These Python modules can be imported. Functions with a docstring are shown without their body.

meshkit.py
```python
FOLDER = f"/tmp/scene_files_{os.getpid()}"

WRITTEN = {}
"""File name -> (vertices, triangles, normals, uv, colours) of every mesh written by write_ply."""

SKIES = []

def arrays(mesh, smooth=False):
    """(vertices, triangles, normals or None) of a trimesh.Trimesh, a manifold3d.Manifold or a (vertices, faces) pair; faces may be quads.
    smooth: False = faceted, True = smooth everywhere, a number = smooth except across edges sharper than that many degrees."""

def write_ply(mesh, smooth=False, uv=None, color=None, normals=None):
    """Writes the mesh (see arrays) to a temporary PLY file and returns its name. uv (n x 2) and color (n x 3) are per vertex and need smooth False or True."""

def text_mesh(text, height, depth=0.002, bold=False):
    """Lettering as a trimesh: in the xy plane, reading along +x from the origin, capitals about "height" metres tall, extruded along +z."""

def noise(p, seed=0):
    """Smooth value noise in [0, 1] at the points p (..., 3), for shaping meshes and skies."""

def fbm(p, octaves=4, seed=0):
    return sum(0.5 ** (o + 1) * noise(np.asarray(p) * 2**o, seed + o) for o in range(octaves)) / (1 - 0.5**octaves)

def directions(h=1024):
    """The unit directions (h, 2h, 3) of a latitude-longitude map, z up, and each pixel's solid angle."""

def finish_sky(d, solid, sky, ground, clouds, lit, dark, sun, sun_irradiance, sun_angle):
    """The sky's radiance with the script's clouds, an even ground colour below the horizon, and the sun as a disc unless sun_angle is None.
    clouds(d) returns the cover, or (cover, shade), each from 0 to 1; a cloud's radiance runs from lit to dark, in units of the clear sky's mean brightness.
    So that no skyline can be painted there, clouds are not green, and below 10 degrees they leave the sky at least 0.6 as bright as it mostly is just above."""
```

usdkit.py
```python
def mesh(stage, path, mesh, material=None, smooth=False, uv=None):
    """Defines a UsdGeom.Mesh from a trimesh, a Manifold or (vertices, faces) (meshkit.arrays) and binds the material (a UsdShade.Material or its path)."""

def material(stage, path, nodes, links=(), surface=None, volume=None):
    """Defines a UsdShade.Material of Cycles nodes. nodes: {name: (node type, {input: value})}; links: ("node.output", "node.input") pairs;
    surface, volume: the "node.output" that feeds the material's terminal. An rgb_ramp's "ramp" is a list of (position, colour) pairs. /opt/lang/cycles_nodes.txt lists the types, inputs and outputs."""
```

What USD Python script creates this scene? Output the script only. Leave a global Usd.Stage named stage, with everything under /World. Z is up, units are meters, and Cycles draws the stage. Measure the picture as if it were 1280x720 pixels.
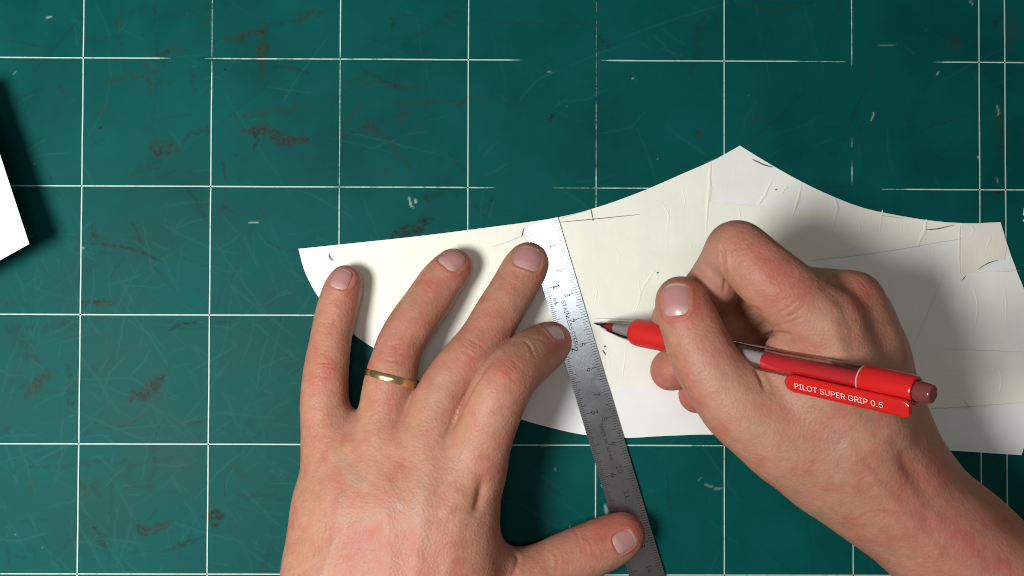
import math, random
import numpy as np
import trimesh, shapely, usdkit, meshkit
from shapely.geometry import Polygon, LineString
from scipy.ndimage import map_coordinates
from pxr import Usd, UsdGeom, UsdLux, UsdShade, Sdf, Gf, Vt

rng = np.random.default_rng(11)
stage = Usd.Stage.CreateInMemory()
UsdGeom.SetStageUpAxis(stage, UsdGeom.Tokens.z)
UsdGeom.SetStageMetersPerUnit(stage, 1.0)
UsdGeom.Xform.Define(stage, '/World')
UsdGeom.Scope.Define(stage, '/World/Looks')
MM = 0.001

# ------------------------------------------------------------------ camera (mm; looks straight down at the mat)
CAM = np.array([14.6385, 2.2339, 418.073]); ROT = (0.0207379, -0.0065732, 0.0035669); FOC = 1.05
def _rot(rx, ry, rz):
    X = np.array([[1, 0, 0], [0, math.cos(rx), -math.sin(rx)], [0, math.sin(rx), math.cos(rx)]])
    Y = np.array([[math.cos(ry), 0, math.sin(ry)], [0, 1, 0], [-math.sin(ry), 0, math.cos(ry)]])
    Z = np.array([[math.cos(rz), -math.sin(rz), 0], [math.sin(rz), math.cos(rz), 0], [0, 0, 1]])
    return Z @ Y @ X
RM = _rot(*ROT)
cam = UsdGeom.Camera.Define(stage, '/World/camera')
M4 = np.eye(4); M4[:3, :3] = RM; M4[:3, 3] = CAM * MM
cam.AddTransformOp().Set(Gf.Matrix4d(*M4.T.ravel().tolist()))
cam.CreateHorizontalApertureAttr(36.0); cam.CreateVerticalApertureAttr(36.0 * 9 / 16)
cam.CreateFocalLengthAttr(36.0 * FOC); cam.CreateClippingRangeAttr(Gf.Vec2f(0.01, 20))
cam.CreateExposureAttr(0.0)

# ------------------------------------------------------------------ light: a lamp at the left, a ceiling lamp, dim room
def look_at(p, q):
    p, q = np.array(p, float), np.array(q, float)
    z = (p - q) / np.linalg.norm(p - q); x = np.cross([0, 1, 0.01], z); x /= np.linalg.norm(x); y = np.cross(z, x)
    m = np.eye(4); m[:3, 0], m[:3, 1], m[:3, 2], m[:3, 3] = x, y, z, p * MM
    return Gf.Matrix4d(*m.T.ravel().tolist())
key = UsdLux.DiskLight.Define(stage, '/World/desk_lamp_light')
key.AddTransformOp().Set(look_at((-310, -85, 570), (-375, -85, 0)))
key.CreateRadiusAttr(0.11); key.CreateIntensityAttr(52.0); key.CreateColorAttr(Gf.Vec3f(1.0, 0.995, 0.955))
top = UsdLux.RectLight.Define(stage, '/World/ceiling_lamp_light')
top.AddTransformOp().Set(look_at((39, 116, 1500), (20, 26, 0)))
top.CreateWidthAttr(0.34); top.CreateHeightAttr(0.17); top.CreateIntensityAttr(10.0); top.CreateColorAttr(Gf.Vec3f(0.86, 0.98, 1.0))
dome = UsdLux.DomeLight.Define(stage, '/World/room_light')
room = usdkit.material(stage, '/World/Looks/room', {'b': ('background_shader', {'color': (1.0, 0.89, 0.80), 'strength': 0.14})}, surface='b.background')
UsdShade.MaterialBindingAPI.Apply(dome.GetPrim()).Bind(room)

# ------------------------------------------------------------------ helpers
def P(px, py, z=0.0):
    d = RM @ np.array([(px - 640) / (FOC * 1280), (360 - py) / (FOC * 1280), -1.0])
    return CAM + d * ((z - CAM[2]) / d[2])
def proj(v):
    q = (np.asarray(v) - CAM) @ RM
    return 640 + FOC * 1280 * q[..., 0] / -q[..., 2], 360 - FOC * 1280 * q[..., 1] / -q[..., 2]
def PL(pts, z=0.0):
    return np.array([P(x, y, z) for x, y in pts])
used = {}
def path(name, parent=None):
    base = f'{parent.GetPath()}/{name}' if parent else f'/World/{name}'
    n = used.get(base, 0); used[base] = n + 1
    return base if n == 0 else f'{base}_{n:03d}'
def thing(name, label, cat, group=None, kind=None):
    o = UsdGeom.Xform.Define(stage, path(name)).GetPrim()
    o.SetCustomDataByKey('label', label); o.SetCustomDataByKey('category', cat)
    if group: o.SetCustomDataByKey('group', group)
    return o
def obj(name, mesh, mat, parent=None, smooth=False, var=None, label=None):
    if isinstance(mesh, tuple): v, f = np.asarray(mesh[0], float), np.asarray(mesh[1])
    else: v, f = np.array(mesh.vertices, float), np.array(mesh.faces)
    m = usdkit.mesh(stage, path(name, parent), (v * MM, f), mat, smooth=smooth)
    for k, (kind, arr) in (var or {}).items():
        t = Sdf.ValueTypeNames.Color3fArray if kind == 'c' else Sdf.ValueTypeNames.FloatArray
        pv = UsdGeom.PrimvarsAPI(m).CreatePrimvar(k, t, 'vertex')
        pv.Set(Vt.Vec3fArray.FromNumpy(np.asarray(arr, np.float32)) if kind == 'c' else Vt.FloatArray.FromNumpy(np.asarray(arr, np.float32)))
    if label: m.GetPrim().SetCustomDataByKey('label', label)
    return m.GetPrim()
def lin(r, g, b):
    c = np.array([r, g, b]) / 255.0
    return tuple(np.where(c < 0.04045, c / 12.92, ((c + 0.055) / 1.055) ** 2.4))
def mat(name, color, rough=0.5, **kw):
    return usdkit.material(stage, f'/World/Looks/{name}', {'p': ('principled_bsdf', {'base_color': color, 'roughness': rough, **kw})}, surface='p.BSDF')
def extr(poly, z0, z1):
    parts = []
    for g in getattr(poly, 'geoms', [poly]):
        if g.geom_type == 'Polygon' and g.area > 1e-4:
            m = trimesh.creation.extrude_polygon(g, z1 - z0, engine='earcut'); m.apply_translation([0, 0, z0]); parts.append(m)
    return trimesh.util.concatenate(parts)
def smooth_path(pts, n=8):
    p = np.asarray(pts, float); p = np.vstack([2 * p[0] - p[1], p, 2 * p[-1] - p[-2]]); out = []
    for i in range(1, len(p) - 2):
        t = np.linspace(0, 1, n, endpoint=False)[:, None]
        a, b, c, d = p[i - 1:i + 3]
        out.append(0.5 * (2 * b + (c - a) * t + (2 * a - 5 * b + 4 * c - d) * t * t + (3 * b - a - 3 * c + d) * t ** 3))
    return np.vstack(out + [p[-2:-1]])
def strip(pts, width, z0, h=0.03, taper=False, seed=0):
    """A flat thin ribbon (a drawn line) along xy points."""
    p = np.asarray(pts, float)[:, :2]
    t = np.gradient(p, axis=0); t /= np.linalg.norm(t, axis=1, keepdims=True) + 1e-12
    nrm = np.stack([-t[:, 1], t[:, 0]], 1); w = np.broadcast_to(np.asarray(width, float), len(p)) / 2
    if taper: w = w * np.sqrt(np.clip(np.sin(np.linspace(0.05, math.pi - 0.05, len(p))), 0, 1))
    a, b = p + nrm * w[:, None], p - nrm * w[:, None]; n = len(p)
    v = np.vstack([np.c_[a, np.full(n, z0 + h)], np.c_[b, np.full(n, z0 + h)]])
    i = np.arange(n - 1)
    return v, np.vstack([np.c_[i, i + n, i + n + 1], np.c_[i, i + n + 1, i + 1]])
def ridge(pts, width, height, z0):
    """A soft raised fold along xy points (tape wrinkle)."""
    p = smooth_path(np.asarray(pts, float)[:, :2], 8); n = len(p)
    t = np.gradient(p, axis=0); t /= np.linalg.norm(t, axis=1, keepdims=True)
    nrm = np.stack([-t[:, 1], t[:, 0]], 1); e = np.sin(np.linspace(0.0, math.pi, n)) ** 0.5
    cols = []
    for u, hh in ((-1, 0), (-0.5, 0.5), (-0.1, 1), (0.3, 0.75), (0.7, 0.2), (1, 0)):
        wob = 1 + 0.35 * np.sin(np.arange(n) * 0.9 + u)
        cols.append(np.c_[p + nrm * (u * width / 2 * np.maximum(e, 0.15) * wob)[:, None], z0 - 0.02 + hh * height * e])
    v = np.vstack(cols); i = np.arange(n - 1); f = []
    for k in range(len(cols) - 1):
        a, b = k * n + i, (k + 1) * n + i
        f += [np.c_[a, b, b + 1], np.c_[a, b + 1, a + 1]]
    f = np.vstack(f)[:, ::-1]
    return v, f

# ------------------------------------------------------------------ the cutting mat on its table
table = obj('table_top', trimesh.creation.box((900, 620, 20), trimesh.transformations.translation_matrix((-20, -20, -13.2))), mat('table_wood', (0.28, 0.2, 0.13), 0.5))
table.SetCustomDataByKey('kind', 'structure')

def dens(lo, hi, a, b, h):
    left = lo + (a - lo) * (1 - np.linspace(1, 0, 22, endpoint=False) ** 1.8); right = b + (hi - b) * np.linspace(0, 1, 23)[1:] ** 1.8
    return np.unique(np.r_[left, np.arange(a, b + h / 2, h), right])
MX0, MX1, MY0, MY1 = -330.0, 228.0, -230.0, 190.0
gx, gy = dens(MX0, MX1, -200, 218, 0.5), dens(MY0, MY1, -122, 122, 0.5)
GX, GY = np.meshgrid(gx, gy, indexing='ij')
pos = np.stack([GX, GY, np.zeros_like(GX)], -1)
scale = 3.2
def paint(field, pts_px, wpx, val, soft=0.5, taper=True):
    pl = PL(pts_px)[:, :2]
    if len(pl) == 1: pl = np.vstack([pl, pl + [0.3, 0.1]])
    w = wpx / scale
    x0, x1 = np.searchsorted(gx, [pl[:, 0].min() - 2 * w, pl[:, 0].max() + 2 * w]); y0, y1 = np.searchsorted(gy, [pl[:, 1].min() - 2 * w, pl[:, 1].max() + 2 * w])
    wr = 1.0 if (field is brown or field is black) and wpx > 5.5 else 0.25
    sub = np.stack([GX[x0:x1, y0:y1] + wr * wx_[x0:x1, y0:y1], GY[x0:x1, y0:y1] + wr * wy_[x0:x1, y0:y1]], -1)
    if sub.size == 0: return
    best = np.full(sub.shape[:2], 9e9)
    seg = np.linalg.norm(np.diff(pl, axis=0), axis=1); cum = np.r_[0, np.cumsum(seg)]; L = cum[-1] + 1e-6
    for i, (a, b) in enumerate(zip(pl[:-1], pl[1:])):
        ab = b - a; t = np.clip(((sub - a) @ ab) / (ab @ ab + 1e-9), 0, 1)
        d = np.linalg.norm(sub - a - t[..., None] * ab, axis=-1)
        s = (cum[i] + t * seg[i]) / L
        ww = w / 2 * (0.35 + 0.65 * np.sin(np.clip(s, 0.02, 0.98) * math.pi) ** 0.6 if taper else 1)
        best = np.minimum(best, d / ww)
    m = val * np.clip((1 + soft - best) / (2 * soft), 0, 1)
    field[x0:x1, y0:y1] = np.maximum(field[x0:x1, y0:y1], m)
wx_ = (meshkit.fbm(np.stack([GX * .28, GY * .28, GX * 0], -1), 4, 5) - .5) * 5.0; wy_ = (meshkit.fbm(np.stack([GX * .28, GY * .28, GX * 0 + 9], -1), 4, 6) - .5) * 5.0
brown, black, light = np.zeros_like(GX), np.zeros_like(GX), np.zeros_like(GX)
for pts, w, v in [([(275, 52), (310, 45), (333, 38)], 11, .75), ([(365, 22), (382, 20), (402, 17)], 9, .6), ([(328, 30), (330, 60), (326, 95)], 12, .75), ([(308, 165), (330, 163), (350, 175), (388, 178)], 15, .95),
        ([(290, 145), (340, 140), (385, 131)], 9, .45), ([(125, 163)], 9, 1), ([(188, 186), (205, 182), (218, 190)], 20, .6), ([(455, 160), (470, 160)], 22, .5), ([(470, 165), (490, 182), (516, 210)], 7, .5), ([(500, 140), (505, 150)], 17, .45),
        ([(430, 100), (480, 104), (535, 111)], 6, .5), ([(490, 132), (560, 128), (610, 124)], 7, .5), ([(36, 495), (52, 474), (60, 466)], 15, .75), ([(165, 502), (185, 490), (203, 472)], 19, .8), ([(168, 661), (185, 660), (214, 655)], 11, .8),
        ([(98, 600), (103, 612), (107, 624)], 6, .7), ([(130, 102), (160, 96), (200, 91)], 6, .5), ([(195, 66), (212, 63), (235, 62)], 7, .55), ([(182, 80), (184, 100), (185, 120)], 9, .55), ([(945, 146), (944, 152)], 16, .5), ([(876, 164), (875, 172)], 9, .7),
        ([(1195, 45), (1194, 62)], 14, .5), ([(785, 145)], 8, .6), ([(925, 8), (960, 11), (1005, 10)], 7, .45), ([(100, 378), (120, 377), (144, 378)], 8, .6), ([(1265, 20), (1262, 60)], 18, .35), ([(1250, 130), (1255, 200)], 16, .3)]:
    paint(brown, pts, w, v)
for pts, w, v in [([(490, 296), (515, 286), (537, 276)], 15, 1.0), ([(170, 500), (188, 490), (202, 476)], 12, .75), ([(268, 640), (268, 652)], 24, 1.0), ([(172, 662), (180, 660)], 14, .7), ([(115, 305), (150, 308), (180, 317), (203, 327)], 4.5, .75),
        ([(165, 278), (170, 292), (179, 306)], 5, .55), ([(117, 282), (118, 302)], 6, .5), ([(229, 231), (245, 250), (259, 275)], 4, .55), ([(210, 414), (225, 406), (247, 402)], 5, .75), ([(95, 379), (140, 376)], 4, .6), ([(15, 405), (28, 425), (45, 452)], 22, .33),
        ([(35, 412), (70, 408), (90, 400)], 10, .25), ([(120, 660), (126, 672), (133, 686)], 7, .65), ([(205, 686), (228, 680), (252, 672)], 7, .55), ([(82, 455), (88, 480), (86, 512)], 9, .4), ([(90, 500), (93, 508)], 7, .7), ([(520, 245), (536, 247), (552, 243)], 9, .5),
        ([(310, 168), (320, 172), (315, 186)], 7, .8), ([(125, 161)], 5, 1), ([(280, 88)], 4, 1), ([(293, 193)], 5, .8), ([(276, 195), (284, 228)], 3, .6), ([(190, 186), (208, 192)], 12, .55), ([(225, 172), (245, 167), (262, 160)], 8, .45), ([(345, 83), (365, 84), (386, 92)], 5, .55),
        ([(488, 40), (490, 20)], 9, .45), ([(750, 50), (757, 62)], 12, .6), ([(690, 145), (693, 148)], 7, .8), ([(880, 20), (872, 60), (862, 100)], 10, .4), ([(1250, 185)], 12, .6), ([(1240, 240), (1258, 236)], 9, .7), ([(1244, 22), (1247, 28)], 12, .5), ([(1165, 12)], 10, .5),
        ([(430, 640)], 5, .5), ([(350, 400)], 4, 1), ([(60, 210), (66, 235), (80, 250)], 4, .4), ([(75, 110), (82, 120)], 6, .35), ([(500, 300), (470, 305)], 5, .4), ([(365, 620)], 4, .8), ([(250, 405), (300, 400)], 5, .3), ([(120, 535), (170, 532)], 5, .35), ([(30, 582), (120, 580), (240, 572)], 6, .3),
        ([(560, 190), (584, 215)], 4, .4), ([(608, 275), (590, 250)], 3, .5), ([(330, 300), (350, 310), (420, 320)], 4, .35), ([(240, 550), (360, 560)], 4, .25), ([(500, 55), (580, 12)], 8, .25), ([(210, 20), (262, 10)], 12, .25)]:
    paint(black, pts, w, v)
for pts, w, v in [([(512, 246), (515, 256), (518, 258)], 4, 1), ([(519, 249), (521, 254)], 3.5, .9), ([(57, 22), (64, 22)], 3, .9), ([(311, 279), (324, 277)], 2.5, .8), ([(1088, 152), (1091, 146), (1092, 141)], 3, .9), ([(880, 605), (887, 608), (892, 608)], 3.5, .45), ([(893, 611), (902, 610)], 4.5, .5), ([(873, 600), (876, 597)], 3, .25),
        ([(756, 632), (758, 644)], 7, .8), ([(753, 605), (754, 609)], 5, .6), ([(1174, 90), (1171, 95)], 3.5, .8), ([(1246, 130), (1249, 142), (1247, 146)], 3, .8), ([(1093, 56), (1125, 57)], 2.5, .4), ([(1212, 0), (1216, 5)], 3, .8), ([(1246, 220), (1248, 228)], 2.5, .6), ([(102, 310), (107, 311)], 3, .9), ([(788, 97), (791, 98)], 3, .8), ([(685, 89), (690, 91)], 3, .8), ([(708, 132)], 3, .6), ([(821, 198)], 3, .5), ([(676, 556), (684, 556)], 5, .5), ([(693, 585), (695, 588)], 3, .5), ([(712, 658)], 3, .6), ([(35, 292), (40, 296)], 3, .4), ([(43, 206)], 3, .4), ([(22, 88), (17, 92)], 2, .5), ([(19, 668)], 3, .5), ([(53, 684)], 3, .6), ([(934, 119)], 3, .5), ([(1222, 195), (1225, 196)], 4, 1), ([(575, 714)], 4, .7)]:
    paint(light, pts, w * 0.6, v * 0.8, 0.5)
# many fine knife scratches, most of them on the much-used left side
scr = np.zeros_like(GX)
for k in range(900):
    cx, cy = (rng.uniform(-30, 620), rng.uniform(280, 720)) if k < 620 else (rng.uniform(0, 1280), rng.uniform(0, 720))
    L, a = rng.gamma(2.0, 22), rng.normal(0.5, 1.0)
    dx, dy, bow = math.cos(a) * L / 2, math.sin(a) * L / 2, rng.normal(0, L * 0.05)
    paint(scr, [(cx - dx, cy - dy), (cx + bow, cy + bow), (cx + dx, cy + dy)], rng.uniform(1.5, 2.6), rng.uniform(0.15, 0.8), 0.5)
for k in range(90):
    cx, cy = rng.uniform(0, 560), rng.uniform(0, 720); L, a = rng.gamma(2.0, 7), rng.normal(0.4, 0.8)
    paint(black if k % 3 else brown, [(cx - L * math.cos(a), cy + L * math.sin(a)), (cx + rng.normal(0, 2), cy), (cx + L * math.cos(a), cy - L * math.sin(a))], rng.uniform(4, 11), rng.uniform(0.12, 0.42))
for k in range(160):
    cx, cy = rng.uniform(0, 1280), rng.uniform(0, 720); L, a = rng.gamma(2.0, 16), rng.normal(0.2, 1.1)
    paint(black, [(cx - L * math.cos(a), cy - L * math.sin(a)), (cx, cy), (cx + L * math.cos(a), cy + L * math.sin(a))], rng.uniform(1.6, 3), rng.uniform(0.12, 0.4))
nx_, ny_ = GX.shape
ii = np.arange(nx_ * ny_).reshape(nx_, ny_)
q = np.stack([ii[:-1, :-1], ii[1:, :-1], ii[1:, 1:], ii[:-1, 1:]], -1).reshape(-1, 4)
mat_faces = np.vstack([q[:, [0, 1, 2]], q[:, [0, 2, 3]]])
m_mat = usdkit.material(stage, '/World/Looks/mat_green', {
    'g': ('geometry', {}), 'br': ('attribute', {'attribute': 'brown'}), 'bk': ('attribute', {'attribute': 'black'}), 'lt': ('attribute', {'attribute': 'light'}), 'sc': ('attribute', {'attribute': 'scratch'}),
    'n1': ('noise_texture', {'scale': 22.0, 'detail': 5.0, 'roughness': 0.6}), 'n2': ('noise_texture', {'scale': 900.0, 'detail': 3.0, 'roughness': 0.7}), 'n3': ('noise_texture', {'scale': 520.0, 'detail': 4.0, 'roughness': 0.75}),
    'c1': ('rgb_ramp', {'ramp': [(0.3, (0.0008, 0.050, 0.0465)), (0.5, (0.0010, 0.067, 0.062)), (0.72, (0.0018, 0.080, 0.077))]}),
    'sp': ('map_range', {'from_min': 0.36, 'from_max': 0.58}), 'bm': ('math', {'math_type': 'multiply'}), 'km': ('math', {'math_type': 'multiply'}),
    'x1': ('mix', {'color2': (0.026, 0.024, 0.017)}), 'x2': ('mix', {'color2': (0.012, 0.016, 0.016)}), 'sm': ('math', {'math_type': 'multiply', 'value2': 0.07}),
    'x3': ('mix', {'color2': (0.10, 0.32, 0.30)}), 'x4': ('mix', {'color2': (0.42, 0.50, 0.46)}), 'lm': ('math', {'math_type': 'multiply', 'value2': 0.75}),
    'rr': ('map_range', {'from_min': 0.3, 'from_max': 0.7, 'to_min': 0.40, 'to_max': 0.55}),
    'bu': ('bump', {'strength': 0.14, 'distance': 0.0002}), 'b2': ('bump', {'strength': 0.06, 'distance': 0.0002, 'invert': True}),
    'p': ('principled_bsdf', {'roughness': 0.5, 'specular_ior_level': 0.05})},
    [('g.position', 'n1.vector'), ('g.position', 'n2.vector'), ('g.position', 'n3.vector'), ('n1.fac', 'c1.fac'), ('n3.fac', 'sp.value'), ('br.fac', 'bm.value1'), ('sp.result', 'bm.value2'), ('bk.fac', 'km.value1'), ('sp.result', 'km.value2'),
     ('c1.color', 'x1.color1'), ('bm.value', 'x1.fac'), ('x1.color', 'x2.color1'), ('km.value', 'x2.fac'), ('sc.fac', 'sm.value1'), ('sm.value', 'x3.fac'), ('x2.color', 'x3.color1'), ('x3.color', 'x4.color1'), ('lt.fac', 'lm.value1'), ('lm.value', 'x4.fac'),
     ('x4.color', 'p.base_color'), ('n1.fac', 'rr.value'), ('rr.result', 'p.roughness'), ('n2.fac', 'bu.height'), ('sc.fac', 'b2.height'), ('bu.normal', 'b2.normal'), ('b2.normal', 'p.normal')], surface='p.BSDF')
mat_t = thing('cutting_mat', 'worn dark green cutting mat with white grid lines under everything', 'cutting mat')
obj('mat_surface', (np.stack([GX, GY, np.zeros_like(GX)], -1).reshape(-1, 3), mat_faces), m_mat, mat_t,
    var={'brown': ('f', brown.ravel()), 'black': ('f', black.ravel()), 'light': ('f', light.ravel()), 'scratch': ('f', scr.ravel())})
obj('mat_core', trimesh.creation.box((MX1 - MX0, MY1 - MY0, 3.0), trimesh.transformations.translation_matrix(((MX0 + MX1) / 2, (MY0 + MY1) / 2, -1.55))), mat('mat_core', (0.02, 0.12, 0.11), 0.6), mat_t)
m_line = usdkit.material(stage, '/World/Looks/mat_print', {'g': ('geometry', {}), 'w': ('attribute', {'attribute': 'wear'}), 'n': ('noise_texture', {'scale': 700.0, 'detail': 3.0, 'roughness': 0.7}), 'a': ('math', {'math_type': 'add'}), 'r': ('map_range', {'from_min': 0.55, 'from_max': 1.05}),
    'x': ('mix', {'color1': (0.42, 0.52, 0.50), 'color2': (0.0010, 0.067, 0.062)}), 'p': ('principled_bsdf', {'roughness': 0.5, 'specular_ior_level': 0.3})},
    [('g.position', 'n.vector'), ('w.fac', 'a.value1'), ('n.fac', 'a.value2'), ('a.value', 'r.value'), ('r.result', 'x.fac'), ('x.color', 'p.base_color')], surface='p.BSDF')
def grid_line(vertical, at, lo, hi, keep):
    """keep: (from pixel, to pixel, strength) along the line; elsewhere the print is worn away."""
    s = np.arange(lo, hi, 0.4)
    p = np.c_[np.full_like(s, at), s] if vertical else np.c_[s, np.full_like(s, at)]
    q = np.array(proj(np.c_[p, np.zeros(len(p))])); along = q[1] if vertical else q[0]
    st = np.zeros(len(s))
    for a, b, k in keep:
        st = np.maximum(st, k * np.clip(np.minimum(along - a, b - along) / 20.0 + 0.5, 0, 1))
    nz = meshkit.fbm(np.c_[p * 0.35, np.full(len(s), at)], 3, seed=int(abs(at)) + 7 * vertical)
    st = np.clip(st - np.where(st < 0.97, 0.32, 0.12) * np.clip(nz - 0.54, 0, 1) * 5, 0, 1)
    st[(along < -5) | (along > (725 if vertical else 1285))] = 0.95
    w = 0.50 * np.clip(0.55 + 0.45 * st, 0, 1) * (1 + 0.12 * (nz - 0.5)) * (st > 0.06)
    ok = np.where(st > 0.06)[0]; V, F, Wr, n0 = [], [], [], 0
    for run in np.split(ok, np.where(np.diff(ok) > 1)[0] + 1):
        if len(run) < 4: continue
        v, f = strip(p[run], w[run], 0.0, 0.035)
        obj('grid_line', (v, f), m_line, mat_t, var={'wear': ('f', np.r_[1 - st[run], 1 - st[run]] * 0.62)})
ALL = [(-2000, 2000, 1)]
VK = {0: ALL, 1: [(-9, 75, .45), (80, 900, 1)], 2: [(-9, 72, 1), (72, 235, .62), (235, 900, .9)], 3: ALL, 4: [(-9, 130, .22), (125, 210, .4), (210, 246, .8), (250, 900, .95)], 5: [(-9, 900, 1)], 6: [(-9, 40, .85), (40, 77, .9), (128, 136, .4), (176, 187, .5), (208, 224, 1), (560, 900, .9)], 7: ALL}
HK = {0: [(-9, 207, 1), (264, 470, .95), (470, 645, 1), (757, 1000, 1), (1000, 1062, .5), (1175, 1400, 1)], 1: [(-9, 425, 1), (425, 612, .85), (690, 745, .3), (745, 860, .8), (1095, 1130, .5), (1128, 1400, 1)], 2: ALL, 3: [(-9, 870, 1), (820, 1000, .7), (1000, 1400, .9)], 4: [(-9, 2000, 1)]}
for i in range(-6, 8): grid_line(True, 50.0 * (i - 3), MY0 + 12, MY1 - 12, VK.get(i, ALL))
grid_line(True, 210.1, MY0 + 12, MY1 - 12, ALL)
for i in range(-3, 7): grid_line(False, -50.0 * (i - 2), MX0 + 12, 218, HK.get(i, ALL)) if abs(50 * (i - 2)) < 215 and -50 * (i - 2) < 180 else None
num = meshkit.text_mesh('5', 6.0, 0.03)
c_ = P(1276, 279); num.apply_transform(trimesh.transformations.rotation_matrix(0, [0, 0, 1])); num.apply_translation([c_[0], c_[1], 0.01])
obj('printed_numeral', num, mat('print_white', (0.5, 0.6, 0.58), 0.5), mat_t)

# ------------------------------------------------------------------ the taped paper pattern
def paper_mat(name, c, bump=0.12, extra=1.0):
    a, b = np.array(c) * 0.955, np.minimum(np.array(c) * 1.02, 0.9)
    return usdkit.material(stage, f'/World/Looks/{name}', {'g': ('geometry', {}), 'n': ('noise_texture', {'scale': 55.0, 'detail': 5.0, 'roughness': 0.62}), 'f': ('noise_texture', {'scale': 1500.0, 'detail': 2.0}), 'r': ('rgb_ramp', {'ramp': [(0.32, tuple(a)), (0.68, tuple(b))]}),
        'm': ('mapping', {'scale': (160.0, 40.0, 40.0)}), 'k': ('noise_texture', {'scale': 1.0, 'detail': 4.0, 'roughness': 0.7}), 'b1': ('bump', {'strength': bump * extra, 'distance': 0.0004}), 'b2': ('bump', {'strength': bump, 'distance': 0.00008}), 'p': ('principled_bsdf', {'roughness': 0.62, 'specular_ior_level': 0.3})},
        [('g.position', 'n.vector'), ('g.position', 'f.vector'), ('g.position', 'm.vector'), ('m.vector', 'k.vector'), ('n.fac', 'r.fac'), ('r.color', 'p.base_color'), ('k.fac', 'b1.height'), ('f.fac', 'b2.height'), ('b1.normal', 'b2.normal'), ('b2.normal', 'p.normal')], surface='p.BSDF')
m_paper = paper_mat('white_paper', (0.80, 0.808, 0.815), 0.06)
tapes = [paper_mat('masking_tape', (0.81, 0.818, 0.728), 0.16, 1.6), paper_mat('masking_tape_pale', (0.81, 0.815, 0.75), 0.16, 1.6), paper_mat('masking_tape_tan', (0.79, 0.755, 0.675), 0.16, 1.6), paper_mat('masking_tape_white', (0.81, 0.81, 0.77), 0.16, 1.6)]
m_pencil = mat('graphite', (0.10, 0.10, 0.11), 0.45); m_faint = mat('graphite_faint', (0.42, 0.42, 0.40), 0.5)
top_edge = [(373, 311), (450, 303), (520, 295.5), (600, 285.5), (690, 273), (745, 259.5), (800, 240), (850, 218.5), (892, 200), (925, 182)]
top2 = [(925, 182), (960, 203.5), (1000, 226), (1040, 245), (1080, 260), (1130, 270.5), (1175, 277), (1215, 279), (1251, 277.5)]
right = [(1251, 277.5), (1262, 314), (1272, 341), (1284, 375), (1299, 450), (1294, 510), (1277, 569)]
bottom = [(1277, 569), (1150, 560.5), (1030, 551), (905, 543.5), (830, 545), (780, 547.5), (730, 543.5), (690, 535), (650, 524), (600, 508), (560, 495), (520, 474), (480, 444), (437, 414), (402, 377), (382, 342), (373, 311)]
PZ = 0.55
outline = np.vstack([smooth_path(PL(e, PZ)[:, :2], 6)[:-1] for e in (top_edge, top2, right, bottom)])
paper_poly = Polygon(outline).buffer(0)
pat = thing('paper_pattern', 'white card sewing pattern covered with cream masking tape under both hands', 'paper pattern')
obj('card_sheet', extr(paper_poly, 0.12, PZ), m_paper, pat)
def tape(pts, k, layer, label=None):
    poly = Polygon(PL(pts, PZ)[:, :2]).buffer(0).intersection(paper_poly.buffer(-0.25))
    z = PZ + 0.012 + 0.055 * layer
    return obj('masking_tape', extr(poly, z, z + 0.05), tapes[k], pat, label=label), z + 0.05
white_top = tape([(889, 250), (892, 170), (940, 160), (1260, 262), (1240, 300), (1060, 262), (960, 250)], 3, 0, 'whiter tape over the peaked corner')
t_a, za = tape([(416, 300), (700, 255), (870, 180), (890, 170), (887, 252), (845, 252), (845, 420), (620, 420), (433, 412)], 0, 1)
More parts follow.
